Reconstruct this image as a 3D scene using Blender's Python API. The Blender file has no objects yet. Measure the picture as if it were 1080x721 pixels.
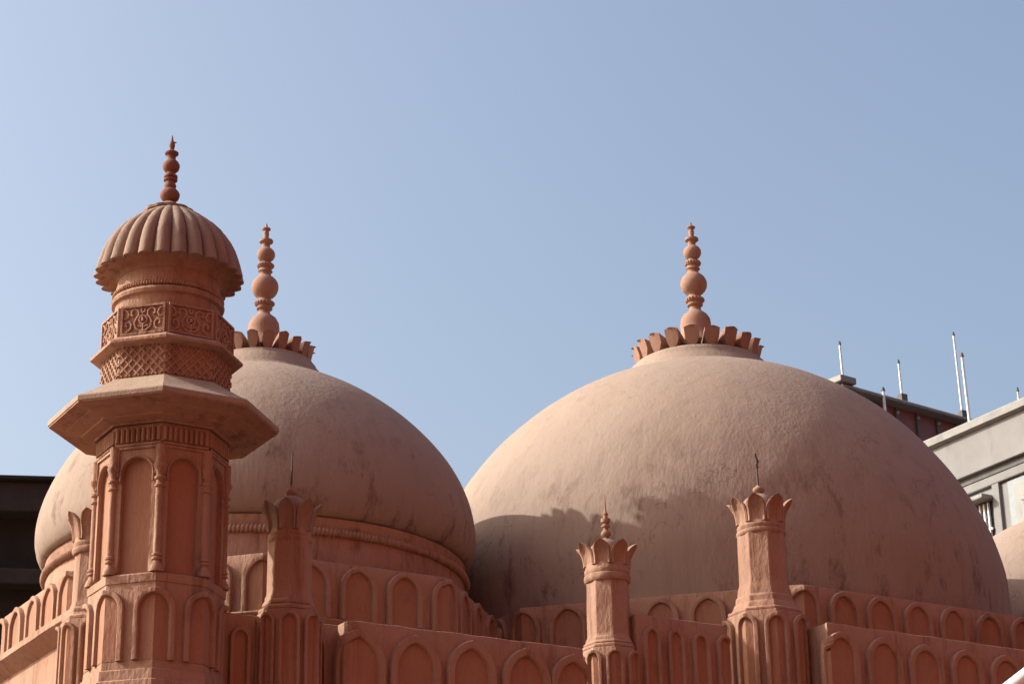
import bpy, math, random
from mathutils import Vector, Matrix, noise

# ------------------------------------------------------------------ camera, sky, sun, exposure
PI = math.pi
rad = math.radians
scene = bpy.context.scene
col = scene.collection
random.seed(7)
# building axes: x runs along the front of the mosque, y into it, z up (metres)
CR = Vector((0.8645784, -0.5022167, -0.0168095))
CU = Vector((-0.1697828, -0.3234427, 0.9308913))
CF = CU.cross(CR)
cam_d = bpy.data.cameras.new('camera')
cam_d.sensor_width = 36.0
cam_d.lens = 77.27
cam_d.clip_start = 0.1
cam_d.clip_end = 3000
cam = bpy.data.objects.new('camera', cam_d)
col.objects.link(cam)
m3 = Matrix((CR, CU, -CF)).transposed()
cam.matrix_world = Matrix.Translation((-7.259, -18.938, 1.6)) @ m3.to_4x4()
scene.camera = cam

SUN_EL = 33.0
SUN_AZ = -53.7           # degrees from +y towards +x
world = bpy.data.worlds.new('World')
scene.world = world
world.use_nodes = True
wn = world.node_tree
bg = wn.nodes['Background']
sky = wn.nodes.new('ShaderNodeTexSky')
sky.sky_type = 'NISHITA'
sky.sun_disc = False
sky.sun_elevation = rad(SUN_EL)
sky.sun_rotation = rad(SUN_AZ)
sky.altitude = 0
sky.air_density = 1.08
sky.dust_density = 6.0
sky.ozone_density = 0.4
wn.links.new(sky.outputs[0], bg.inputs[0])
bg.inputs[1].default_value = 0.15

sun_d = bpy.data.lights.new('sun', 'SUN')
sun_d.energy = 3.9
sun_d.angle = rad(0.55)
sun_d.color = (1.0, 0.95, 0.88)
sun = bpy.data.objects.new('sun', sun_d)
col.objects.link(sun)
sd = Vector((math.sin(rad(SUN_AZ)) * math.cos(rad(SUN_EL)), math.cos(rad(SUN_AZ)) * math.cos(rad(SUN_EL)), math.sin(rad(SUN_EL))))
sun.location = sd * 100
sun.rotation_euler = sd.to_track_quat('Z', 'Y').to_euler()

vs = scene.view_settings
vs.view_transform = 'Standard'
vs.look = 'None'
vs.exposure = 0.6
vs.gamma = 1.0
vs.use_curve_mapping = False

# ------------------------------------------------------------------ materials
def nd(nt, typ, **kw):
    n = nt.nodes.new(typ)
    for k, v in kw.items():
        setattr(n, k, v)
    return n

def ramp(nt, src, stops):
    r = nd(nt, 'ShaderNodeValToRGB')
    el = r.color_ramp.elements
    while len(el) < len(stops):
        el.new(0.5)
    for e, (p, c) in zip(el, stops):
        e.position = p
        e.color = (c, c, c, 1) if not isinstance(c, tuple) else (*c, 1)
    nt.links.new(src, r.inputs[0])
    return r.outputs[0]

def mixc(nt, fac, a, b, mode='MIX'):
    m = nd(nt, 'ShaderNodeMix', data_type='RGBA', blend_type=mode)
    L = nt.links
    if isinstance(fac, float):
        m.inputs[0].default_value = fac
    else:
        L.new(fac, m.inputs[0])
    for i, v in ((6, a), (7, b)):
        if isinstance(v, tuple):
            m.inputs[i].default_value = (*v, 1)
        else:
            L.new(v, m.inputs[i])
    return m.outputs[2]

def plaster(name, base, alt, dirt, dirt_amt=0.5, bump=0.5, grain=38.0, rough=0.9, streak=0.35, lumps=0.5, stains=False, cracks=0.0):
    """lime-washed plaster: patchy wash, dust, run-off streaks and a trowelled, pitted surface"""
    m = bpy.data.materials.new(name)
    m.use_nodes = True
    nt = m.node_tree
    L = nt.links
    bsdf = nt.nodes['Principled BSDF']
    bsdf.inputs['Roughness'].default_value = rough
    bsdf.inputs['Specular IOR Level'].default_value = 0.18
    geo = nd(nt, 'ShaderNodeNewGeometry')
    pos = geo.outputs['Position']
    def nz(scale, detail=6, rough_=0.6, vec=pos, dist=0.0):
        n = nd(nt, 'ShaderNodeTexNoise')
        n.inputs['Scale'].default_value = scale
        n.inputs['Detail'].default_value = detail
        n.inputs['Roughness'].default_value = rough_
        n.inputs['Distortion'].default_value = dist
        L.new(vec, n.inputs['Vector'])
        return n.outputs['Fac']
    mp = nd(nt, 'ShaderNodeMapping')
    mp.inputs['Scale'].default_value = (1, 1, 0.10)
    L.new(pos, mp.inputs['Vector'])
    stretched = mp.outputs[0]
    mq = nd(nt, 'ShaderNodeMapping')
    mq.inputs['Scale'].default_value = (1, 1, 0.45)
    L.new(pos, mq.inputs['Vector'])
    squash = mq.outputs[0]
    c = mixc(nt, ramp(nt, nz(1.1, 8, 0.62), [(0.36, 0.0), (0.66, 1.0)]), base, alt)
    c = mixc(nt, ramp(nt, nz(9.0, 5, 0.7), [(0.40, 0.0), (0.72, 0.45)]), c, alt)
    s = ramp(nt, nz(6.5, 5, 0.65, stretched, 0.4), [(0.52, 0.0), (0.74, streak)])
    c = mixc(nt, s, c, dirt)
    d = ramp(nt, nz(3.2, 9, 0.72, squash, 0.15), [(0.56, 0.0), (0.74, dirt_amt)])
    c = mixc(nt, d, c, dirt)
    if stains:
        # dark damp blotches low on the dome
        sep = nd(nt, 'ShaderNodeSeparateXYZ')
        L.new(pos, sep.inputs[0])
        mr = nd(nt, 'ShaderNodeMapRange')
        mr.inputs[1].default_value = 10.7; mr.inputs[2].default_value = 9.3
        L.new(sep.outputs[2], mr.inputs[0])
        st = ramp(nt, nz(2.6, 9, 0.75, squash, 0.25), [(0.535, 0.0), (0.67, 0.75)])
        mu = nd(nt, 'ShaderNodeMath', operation='MULTIPLY')
        L.new(st, mu.inputs[0]); L.new(mr.outputs[0], mu.inputs[1])
        c = mixc(nt, mu.outputs[0], c, (0.10, 0.055, 0.045))
    # little dark pits
    pit = ramp(nt, nz(55.0, 2, 0.5), [(0.66, 0.0), (0.74, 0.35)])
    c = mixc(nt, pit, c, dirt)
    if cracks > 0:
        vo = nd(nt, 'ShaderNodeTexVoronoi', feature='DISTANCE_TO_EDGE')
        vo.inputs['Scale'].default_value = 0.8
        wv = nd(nt, 'ShaderNodeVectorMath', operation='ADD')
        nn = nd(nt, 'ShaderNodeTexNoise')
        nn.inputs['Scale'].default_value = 2.5; nn.inputs['Detail'].default_value = 8
        L.new(pos, nn.inputs['Vector'])
        L.new(pos, wv.inputs[0]); L.new(nn.outputs['Color'], wv.inputs[1])
        L.new(wv.outputs[0], vo.inputs['Vector'])
        ck = ramp(nt, vo.outputs['Distance'], [(0.0, 1.0), (0.008, 0.0)])
        cm = ramp(nt, nz(0.9, 3, 0.5), [(0.52, 0.0), (0.6, cracks)])
        mm = nd(nt, 'ShaderNodeMath', operation='MULTIPLY')
        L.new(ck, mm.inputs[0]); L.new(cm, mm.inputs[1])
        c = mixc(nt, mm.outputs[0], c, (0.09, 0.05, 0.04))
    L.new(c, bsdf.inputs['Base Color'])
    # relief
    h1 = nz(grain, 4, 0.6, squash)
    h2 = nz(7.0, 3, 0.5, squash, 0.0)
    a = nd(nt, 'ShaderNodeMath', operation='MULTIPLY'); a.inputs[1].default_value = 0.35
    L.new(h1, a.inputs[0])
    b = nd(nt, 'ShaderNodeMath', operation='MULTIPLY_ADD'); b.inputs[1].default_value = lumps * 2.2
    L.new(h2, b.inputs[0]); L.new(a.outputs[0], b.inputs[2])
    bp = nd(nt, 'ShaderNodeBump')
    bp.inputs['Strength'].default_value = bump
    bp.inputs['Distance'].default_value = 0.03
    L.new(b.outputs[0], bp.inputs['Height'])
    L.new(bp.outputs[0], bsdf.inputs['Normal'])
    return m

def paint(name, base, alt, rough=0.6, scale=3.0, bump=0.15, metal=0.0, streak=None):
    m = bpy.data.materials.new(name)
    m.use_nodes = True
    nt = m.node_tree
    L = nt.links
    bsdf = nt.nodes['Principled BSDF']
    bsdf.inputs['Roughness'].default_value = rough
    bsdf.inputs['Metallic'].default_value = metal
    geo = nd(nt, 'ShaderNodeNewGeometry')
    n = nd(nt, 'ShaderNodeTexNoise')
    n.inputs['Scale'].default_value = scale
    n.inputs['Detail'].default_value = 8
    n.inputs['Roughness'].default_value = 0.65
    L.new(geo.outputs['Position'], n.inputs['Vector'])
    c = mixc(nt, ramp(nt, n.outputs['Fac'], [(0.35, 0.0), (0.68, 1.0)]), base, alt)
    if streak:
        mp = nd(nt, 'ShaderNodeMapping')
        mp.inputs['Scale'].default_value = (1, 1, 0.18)
        L.new(geo.outputs['Position'], mp.inputs['Vector'])
        n2 = nd(nt, 'ShaderNodeTexNoise')
        n2.inputs['Scale'].default_value = 2.6; n2.inputs['Detail'].default_value = 9; n2.inputs['Roughness'].default_value = 0.7
        L.new(mp.outputs[0], n2.inputs['Vector'])
        c = mixc(nt, ramp(nt, n2.outputs['Fac'], [(0.54, 0.0), (0.74, 0.75)]), c, streak)
    L.new(c, bsdf.inputs['Base Color'])
    bp = nd(nt, 'ShaderNodeBump')
    bp.inputs['Strength'].default_value = bump
    bp.inputs['Distance'].default_value = 0.02
    L.new(n.outputs['Fac'], bp.inputs['Height'])
    L.new(bp.outputs[0], bsdf.inputs['Normal'])
    return m

M = {}
M['terra'] = plaster('terracotta_wash', (0.330, 0.190, 0.128), (0.375, 0.238, 0.172), (0.13, 0.062, 0.045), 0.65, 0.75, 32, streak=0.7, lumps=0.5)
M['panel'] = plaster('terracotta_wash_deep', (0.325, 0.163, 0.103), (0.35, 0.195, 0.13), (0.14, 0.062, 0.042), 0.5, 0.6, 32, streak=0.35, lumps=0.4)
M['dome'] = plaster('weathered_dome_wash', (0.318, 0.243, 0.190), (0.30, 0.232, 0.188), (0.16, 0.112, 0.09), 0.24, 0.60, 24, streak=0.30, lumps=0.20, stains=True, cracks=0.5)
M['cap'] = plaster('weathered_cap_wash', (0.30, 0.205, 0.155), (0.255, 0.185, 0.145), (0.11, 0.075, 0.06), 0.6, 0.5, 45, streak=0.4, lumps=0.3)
M['eave_top'] = plaster('dusty_eave_wash', (0.36, 0.27, 0.20), (0.30, 0.22, 0.165), (0.15, 0.10, 0.08), 0.6, 0.5, 45, streak=0.2, lumps=0.3)
M['finial'] = plaster('finial_wash', (0.34, 0.205, 0.145), (0.30, 0.185, 0.14), (0.15, 0.08, 0.06), 0.5, 0.3, 60, streak=0.2, lumps=0.2)
M['old_finial'] = plaster('sooted_finial_wash', (0.24, 0.115, 0.08), (0.19, 0.095, 0.07), (0.08, 0.045, 0.035), 0.6, 0.3, 60, streak=0.3, lumps=0.2)
M['iron'] = paint('dark_iron', (0.045, 0.035, 0.03), (0.09, 0.05, 0.035), 0.7, 20)
M['deck'] = paint('roof_lime_terrace', (0.24, 0.14, 0.10), (0.18, 0.11, 0.085), 0.9, 2.0, 0.4)
M['ground'] = paint('red_bounce_ground', (0.17, 0.078, 0.052), (0.12, 0.06, 0.042), 0.95, 0.6, 0.4)  # unseen ground, reddened to warm the light it bounces up
M['white_wall'] = paint('aged_white_wall', (0.225, 0.225, 0.222), (0.19, 0.19, 0.188), 0.85, 1.5, 0.25, streak=(0.10, 0.10, 0.097))
M['grey_trim'] = paint('grey_cement_trim', (0.30, 0.295, 0.28), (0.20, 0.20, 0.19), 0.85, 3.0, 0.3)
M['dark_recess'] = paint('dark_trim_and_shade', (0.07, 0.07, 0.068), (0.11, 0.11, 0.105), 0.8, 4.0)  # dark trim, also the painted shade under the white parapet
M['window_frame'] = paint('grey_blue_frame', (0.24, 0.28, 0.30), (0.20, 0.23, 0.25), 0.6, 6.0)
M['shutter'] = paint('pale_shutter', (0.30, 0.31, 0.30), (0.25, 0.26, 0.25), 0.75, 2.0, 0.2, streak=(0.12, 0.115, 0.10))
M['glass'] = paint('dark_glass', (0.02, 0.025, 0.03), (0.03, 0.035, 0.04), 0.15, 2.0, 0.02)
M['white_metal'] = paint('white_painted_metal', (0.72, 0.73, 0.74), (0.62, 0.63, 0.64), 0.45, 8.0, 0.05)
M['cladding'] = paint('maroon_cladding', (0.17, 0.040, 0.030), (0.13, 0.035, 0.028), 0.55, 2.0, 0.1)
M['fascia'] = paint('grey_brown_fascia', (0.20, 0.165, 0.15), (0.14, 0.12, 0.11), 0.5, 3.0, 0.1)
M['red_bounce_block'] = paint('red_bounce_wall', (0.21, 0.048, 0.027), (0.18, 0.043, 0.025), 0.9, 0.5, 0.2)  # red picked so the added blocks bounce warm light into the shade
M['black_wall'] = paint('grimy_shade_black_wall', (0.011, 0.010, 0.010), (0.022, 0.020, 0.018), 0.95, 1.2, 0.5)  # grimy concrete, its deep shade put into the near-black colour
M['shade_band'] = paint('grimy_shade_grey_slab', (0.036, 0.032, 0.029), (0.02, 0.018, 0.017), 0.95, 2.5, 0.4)  # slabs of the same building, shade painted in a little lighter

# ------------------------------------------------------------------ mesh builder
class MB:
    def __init__(s):
        s.v = []; s.f = []; s.split = None
    def vert(s, p):
        s.v.append((p[0], p[1], p[2])); return len(s.v) - 1
    def quad(s, a, b, c, d):
        s.f.append((a, b, c, d))
    def grid(s, rows, close_u=False, close_v=False, cap0=False, cap1=False):
        """rows: list of equal-length point lists"""
        idx = [[s.vert(p) for p in r] for r in rows]
        n, k = len(idx), len(idx[0])
        for i in range(n if close_v else n - 1):
            a, b = idx[i], idx[(i + 1) % n]
            for j in range(k if close_u else k - 1):
                jj = (j + 1) % k
                s.f.append((a[j], a[jj], b[jj], b[j]))
        if cap0: s.f.append(tuple(reversed(idx[0])))
        if cap1: s.f.append(tuple(idx[-1]))
        return idx
    def box(s, x0, x1, y0, y1, z0, z1):
        p = [(x0, y0), (x1, y0), (x1, y1), (x0, y1)]
        s.prism(p, z0, z1)
    def prism(s, poly, z0, z1, inset=0.0):
        s.grid([[(x, y, z0) for x, y in poly], [(x, y, z1) for x, y in poly]], close_u=True, cap0=True, cap1=True)
    def obox(s, o, ax, ay, az):
        """box from corner o with three edge vectors"""
        o = Vector(o); ax = Vector(ax); ay = Vector(ay); az = Vector(az)
        lo = [o, o + ax, o + ax + ay, o + ay]
        s.grid([lo, [p + az for p in lo]], close_u=True, cap0=True, cap1=True)
    def revolve(s, prof, c, n=48, phase=0.0, mod=None, cap0=False, cap1=False):
        rows = []
        for r, z in prof:
            row = []
            for k in range(n):
                a = phase + 2 * PI * k / n
                rr = r * (mod(a, r, z) if mod else 1.0)
                row.append((c[0] + rr * math.cos(a), c[1] + rr * math.sin(a), z))
            rows.append(row)
        s.grid(rows, close_u=True, cap0=cap0, cap1=cap1)
    def tube(s, pts, r, n=10, r1=None):
        pts = [Vector(p) for p in pts]
        rows = []
        for i, p in enumerate(pts):
            t = (pts[min(i + 1, len(pts) - 1)] - pts[max(i - 1, 0)]).normalized()
            a = t.orthogonal().normalized(); b = t.cross(a)
            rr = r if r1 is None else r + (r1 - r) * i / (len(pts) - 1)
            rows.append([p + (a * math.cos(2 * PI * k / n) + b * math.sin(2 * PI * k / n)) * rr for k in range(n)])
        s.grid(rows, close_u=True, cap0=True, cap1=True)
    def sweep(s, path, prof, Mf, closed=False):
        """path in (u,z); prof list of (lateral, depth); Mf maps (u,z,d) to space"""
        rows = []
        n = len(path)
        for i, (u, z) in enumerate(path):
            if closed:
                p0 = path[(i - 1) % n]; p1 = path[(i + 1) % n]
            else:
                p0 = path[max(i - 1, 0)]; p1 = path[min(i + 1, n - 1)]
            d0 = Vector((u - p0[0], z - p0[1])); d1 = Vector((p1[0] - u, p1[1] - z))
            d0 = d0.normalized() if d0.length > 1e-9 else d1.normalized()
            d1 = d1.normalized() if d1.length > 1e-9 else d0
            t = d0 + d1
            t = t.normalized() if t.length > 1e-6 else d1
            nx, nz = -t.y, t.x
            k = 1.0 / max(0.45, (d0.x * t.x + d0.y * t.y))
            rows.append([Mf(u + nx * l * k, z + nz * l * k, d) for l, d in prof])
        s.grid(rows, close_v=closed)
    def build(s, name, mat, parent=None, origin=None, smooth=35, jit=0.0, bevel=0.0, flip=False):
        P = list(s.v)
        if jit > 0:
            Q = []
            for p in P:
                v = Vector(p)
                n1 = noise.noise_vector(v * 2.3); n2 = noise.noise_vector(v * 8.5 + Vector((7, 3, 1)))
                Q.append(v + n1 * jit + n2 * jit * 0.55)
            P = Q
        org = Vector(origin) if origin is not None else Vector((0, 0, 0))
        me = bpy.data.meshes.new(name)
        me.from_pydata([tuple(Vector(p) - org) for p in P], [], s.f)
        if s.split is not None:
            for i, pl in enumerate(me.polygons): pl.material_index = 1 if i >= s.split else 0
        me.update()
        import bmesh
        bm = bmesh.new(); bm.from_mesh(me)
        bmesh.ops.remove_doubles(bm, verts=bm.verts, dist=0.0004)
        bmesh.ops.recalc_face_normals(bm, faces=bm.faces)
        bm.to_mesh(me); bm.free()
        if smooth:
            me.shade_smooth()
            me.set_sharp_from_angle(angle=rad(smooth))
        for mm_ in (mat if isinstance(mat, (list, tuple)) else [mat]): me.materials.append(mm_)
        o = bpy.data.objects.new(name, me)
        col.objects.link(o)
        po = WORLD.get(parent.name, Vector((0, 0, 0))) if parent else Vector((0, 0, 0))
        o.location = org - po
        WORLD[o.name] = org
        if parent: o.parent = parent
        if bevel > 0:
            b = o.modifiers.new('bevel', 'BEVEL'); b.width = bevel; b.segments = 2; b.limit_method = 'ANGLE'; b.angle_limit = rad(40)
        return o
WORLD = {}

def thing(name, loc, label, cat, group=None):
    o = bpy.data.objects.new(name, None)
    col.objects.link(o)
    o.location = loc
    o.empty_display_size = 0.3
    WORLD[o.name] = Vector(loc)
    o['label'] = label; o['category'] = cat
    if group: o['group'] = group
    return o

def tag(o, label, cat=None, group=None):
    o['label'] = label
    if cat: o['category'] = cat
    if group: o['group'] = group
    return o

# ---- wall surfaces: a polyline seen from outside; u runs along it, d outwards
class Line:
    def __init__(s, pts, closed=False, out=1):
        s.p = [Vector(q) for q in pts]; s.closed = closed
        if closed: s.p.append(s.p[0].copy())
        s.n = []; s.L = [0.0]
        for a, b in zip(s.p[:-1], s.p[1:]):
            t = (b - a).normalized()
            s.n.append(Vector((t.y, -t.x)) * out)
            s.L.append(s.L[-1] + (b - a).length)
        s.total = s.L[-1]
    def __call__(s, u, z, d):
        if s.closed: u = u % s.total
        i = 0
        while i < len(s.n) - 1 and u > s.L[i + 1] + 1e-9: i += 1
        a, b = s.p[i], s.p[i + 1]
        t = (b - a).normalized()
        n = s.n[i]
        base = a + t * (u - s.L[i])
        # mitre near the corners so that offset pieces meet
        off = n * d
        for j, uc in ((i - 1, s.L[i]), (i + 1, s.L[i + 1])):
            if abs(u - uc) < 1e-6:
                if s.closed: j %= len(s.n)
                if 0 <= j < len(s.n):
                    m = (n + s.n[j]).normalized()
                    off = m * (d / max(0.5, m.dot(n)))
        q = base + off
        return Vector((q.x, q.y, z))

def ogive(hw, h, n=10):
    """right half of a two-centred arch: (x, rise) from springing to apex"""
    if h <= hw * 1.02:
        return [(hw * math.cos(PI / 2 * i / n), h * math.sin(PI / 2 * i / n)) for i in range(n + 1)]
    c = (h * h - hw * hw) / (2 * hw)
    R = hw + c
    a = math.asin(h / R)
    return [(R * math.cos(a * i / n) - c, R * math.sin(a * i / n)) for i in range(n + 1)]

def arch_path(uc, hw, zb, zs, za, n=10):
    pts = [(uc - hw, zb)]
    k = max(2, int((zs - zb) / 0.25))
    for i in range(1, k): pts.append((uc - hw, zb + (zs - zb) * i / k))
    half = [(x, zs + z) for x, z in ogive(hw, za - zs, n)]
    half[-1] = (0.0, za)
    pts += [(uc - x, z) for x, z in half]
    pts += [(uc + x, z) for x, z in reversed(half[:-1])]
    for i in range(k - 1, 0, -1): pts.append((uc + hw, zb + (zs - zb) * i / k))
    pts.append((uc + hw, zb))
    return pts

def arch_fill(mb, Mf, uc, hw, zb, zs, za, d, n=10):
    half = [(x, zs + z) for x, z in ogive(hw, za - zs, n)]
    half[-1] = (0.0, za)
    cols = [(uc - x, z) for x, z in half] + [(uc + x, z) for x, z in reversed(half[:-1])]
    k = max(1, int((zs - zb) / 0.3))
    rows = [[Mf(u, zb + (zs - zb) * j / k, d) for u, z in cols] for j in range(k + 1)]
    rows.append([Mf(u, z, d) for u, z in cols])
    mb.grid(rows)

def blind_arch(parent, Mf, uc, ohw, zb, za, band=0.05, proud=0.045, pd=0.016, rise=1.25, jit=0.004):
    """raised round-edged arch moulding with a shallow flat panel inside; one object"""
    q = Mf(uc, zb, 0)
    if FACING is not None:
        n = Mf(uc, zb, 1.0) - q
        v = Vector((-7.259 - q.x, -18.938 - q.y, 0)).normalized()
        if n.normalized().dot(v) < -0.32: return None       # round the back, out of sight
    hw = ohw - band / 2
    w = band / 2
    ohw *= random.uniform(0.965, 1.03); hw = ohw - w; za += random.uniform(-0.012, 0.006); band *= random.uniform(0.92, 1.1); proud *= random.uniform(0.85, 1.12)
    zs = za - w - hw * rise
    prof = [(w, -0.01), (w * 0.95, proud * 0.72), (w * 0.78, proud * 0.95), (0, proud), (-w * 0.62, proud * 0.92), (-w * 0.86, proud * 0.66), (-w, -0.01)]
    mb = MB()
    mb.sweep(arch_path(uc, hw, zb, zs, za - w), prof, Mf)
    mb.split = len(mb.f)
    arch_fill(mb, Mf, uc, hw - w * 0.9, zb, zs, za - w - w * 1.05, pd)
    return mb.build('blind_arch', [M['terra'], M['panel']], parent, origin=q, jit=jit)
FACING = True

def slab(mb, Mf, us, z0, z1, thick, d=0.0, chip=0.006, b=0.018, nz=5):
    """a wall strip with a slightly worn, rounded top edge; us: sorted list of u breakpoints"""
    U = []
    for a, c in zip(us[:-1], us[1:]):
        k = max(1, int(round((c - a) / 0.14)))
        U += [a + (c - a) * i / k for i in range(k)]
    U.append(us[-1])
    rows = []
    for u in U:
        e = chip * (noise.noise(Vector((u * 6.1, z1 * 3, d))) + 0.6 * noise.noise(Vector((u * 19.0, z1, 4))))
        prof = [(z0 + (z1 - b - z0) * i / nz, d) for i in range(nz + 1)] + [(z1 - b * 0.3 + e, d - b * 0.3), (z1 + e, d - b), (z1 + e * 0.6, d - thick + b), (z1 - b, d - thick), (z0, d - thick)]
        rows.append([Mf(u, z, dd) for z, dd in prof])
    mb.grid(rows, cap0=True, cap1=True)

def moulding(mb, Mf, us, prof):
    rows = []
    for u in us: rows.append([Mf(u, z, d) for d, z in prof])
    mb.grid(rows, cap0=True, cap1=True)

OCT = PI / 8
def octagon(c, a, phase=OCT):
    """corner points of an octagon of apothem a, clockwise order giving outward = right of travel"""
    R = a / math.cos(PI / 8)
    return [(c[0] + R * math.cos(phase + k * PI / 4), c[1] + R * math.sin(phase + k * PI / 4)) for k in range(8)]

def ball(zc, r, h=None, lo=-68, hi=68, n=9):
    h = h or r
    return [(r * math.cos(rad(lo + (hi - lo) * i / n)), zc + h * math.sin(rad(lo + (hi - lo) * i / n))) for i in range(n + 1)]

# ------------------------------------------------------------------ ground
g = MB()
N = 30
g.grid([[(-700 + 1400 * i / N, -700 + 1400 * j / N, 0.0) for i in range(N + 1)] for j in range(N + 1)])
go = g.build('ground', M['ground'], smooth=0)
go['kind'] = 'structure'

# ------------------------------------------------------------------ the mosque
mosque = thing('mosque', (10, 5, 0), 'terracotta-washed mosque with large plastered domes, a corner minaret and petal-crowned pinnacles', 'mosque')
T = M['terra']

CL = (3.2, 5.0); CC = (9.93, 5.0); CRt = (16.82, 5.0)

# --- body of the building (below the parapets)
b = MB()
b.box(0.42, 19.5, 0.10, 10.0, 0.0, 6.30)
body = b.build('wall', T, mosque, origin=(10, 5, 0), smooth=0, bevel=0.02)
b = MB()
b.box(0.5, 19.4, 0.3, 9.9, 6.30, 6.42)
b.build('roof_terrace', M['deck'], mosque, origin=(10, 5, 6.3), smooth=0)
# higher side wall under the left drum, with its sloping cornice
b = MB()
b.box(0.47, 1.2, 2.2, 9.6, 6.30, 7.60)
b.build('side_wall', T, mosque, origin=(0.8, 5, 6.3), smooth=0, bevel=0.015)
b = MB()
prof = [(0.0, 7.42), (0.03, 7.44), (0.20, 7.55), (0.20, 7.62), (0.16, 7.635), (-0.3, 7.655), (-0.3, 7.42)]
side = Line([(0.47, 9.6), (0.47, 2.2)])
moulding(b, side, [i * 7.4 / 40 for i in range(41)], prof)
b.build('side_cornice', T, mosque, origin=(0.47, 5, 7.5), jit=0.004)

# --- octagonal drums with a band of blind-arch merlons
def merlon_drum(c, a, ztop, zbase, nface, name, lab=None):
    poly = octagon(c, a)
    ln = Line(poly, closed=True, out=1)
    # stem and ledge
    s = MB()
    pod = Line(octagon(c, a - 0.05), closed=True)
    seg = [i * pod.total / 64 for i in range(65)]
    moulding(s, pod, seg, [(0.0, 6.4), (0.0, zbase - 0.11), (0.035, zbase - 0.095), (0.10, zbase - 0.045), (0.115, zbase - 0.005), (0.10, zbase + 0.012), (-0.3, zbase + 0.014)])
    s.grid([[(x, y, zbase + 0.03) for x, y in octagon(c, a - 0.06)], [(x, y, zbase + 0.032) for x, y in octagon(c, a * 0.5)]], close_u=True)
    drum = s.build('drum', T, mosque, origin=(c[0], c[1], 6.4), jit=0.004)
    if lab: drum['label'] = lab
    w = MB()
    us = [x for x in ln.L]
    slab(w, ln, us, zbase, ztop, 0.13, chip=0.005)
    mw = w.build('merlon_band', T, drum, origin=(c[0], c[1], zbase), jit=0.004)
    sp = ln.total / 8 / nface
    for k in range(8 * nface):
        if c is not CRt: blind_arch(drum, ln, k * sp if k else 0.0, sp * 0.40, zbase + 0.015, ztop - 0.018, band=0.07, proud=0.06, pd=0.02, rise=1.2)
    # the sweep reads the corner exactly at multiples of the face length
    return drum

merlon_drum(CL, 2.75, 8.215, 7.555, 4, 'drum')
merlon_drum((10.03, 5.0), 4.09, 8.30, 7.62, 6, 'drum')
merlon_drum(CRt, 2.75, 8.215, 7.555, 4, 'drum')

def dome_profile(R, zm, H, nn, mm, r_end, k=72):
    out = []
    for i in range(k + 1):
        th = PI / 2 * i / k
        r = R * max(math.cos(th), 0.0) ** (2 / mm); z = zm + H * math.sin(th) ** (2 / nn)
        if r < r_end: break
        out.append((r, z))
    return out

def dome_wobble(amp):
    def f(p):
        v = Vector(p)
        return noise.noise(v * 0.55) * amp + noise.noise(v * 1.9) * amp * 0.35
    return f

def finial_profile(z0, k):
    """beaded masonry finial; z0 is the centre of its lowest bulb"""
    pr = [(0.33, -0.34), (0.30, -0.27), (0.235, -0.20), (0.215, -0.12), (0.222, -0.02), (0.21, 0.06), (0.17, 0.13), (0.115, 0.175), (0.09, 0.20), (0.08, 0.235), (0.08, 0.26), (0.112, 0.275), (0.115, 0.295), (0.10, 0.31), (0.102, 0.325),
          (0.128, 0.335), (0.134, 0.36), (0.128, 0.385), (0.10, 0.395), (0.088, 0.42), (0.085, 0.44)]
    pr += [(r, z) for r, z in ball(0.612, 0.194, 0.185, -62, 60)]
    pr += [(0.082, 0.79), (0.08, 0.82), (0.088, 0.835), (0.105, 0.85), (0.088, 0.875), (0.088, 0.905), (0.112, 0.915), (0.115, 0.94), (0.112, 0.965), (0.085, 0.972), (0.07, 0.985)]
    pr += [(r, z) for r, z in ball(1.112, 0.131, 0.118, -62, 60)]
    pr += [(0.055, 1.22), (0.055, 1.25), (0.06, 1.285), (0.098, 1.305), (0.10, 1.325), (0.095, 1.338), (0.045, 1.345), (0.036, 1.38), (0.042, 1.44), (0.034, 1.48), (0.06, 1.50), (0.064, 1.515), (0.055, 1.527), (0.02, 1.535), (0.016, 1.57), (0.004, 1.60)]
    return [(r * k, z0 + z * k) for r, z in pr]

def bead_rings(mb, c, rings, n=18):
    for zc, R, r in rings:
        for k in range(n):
            a = 2 * PI * k / n
            q = (c[0] + R * math.cos(a), c[1] + R * math.sin(a))
            mb.revolve([(0.001, zc - r)] + [(r * math.cos(rad(t)), zc + r * math.sin(rad(t))) for t in (-50, 0, 50)] + [(0.001, zc + r)], q, n=7)

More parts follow.
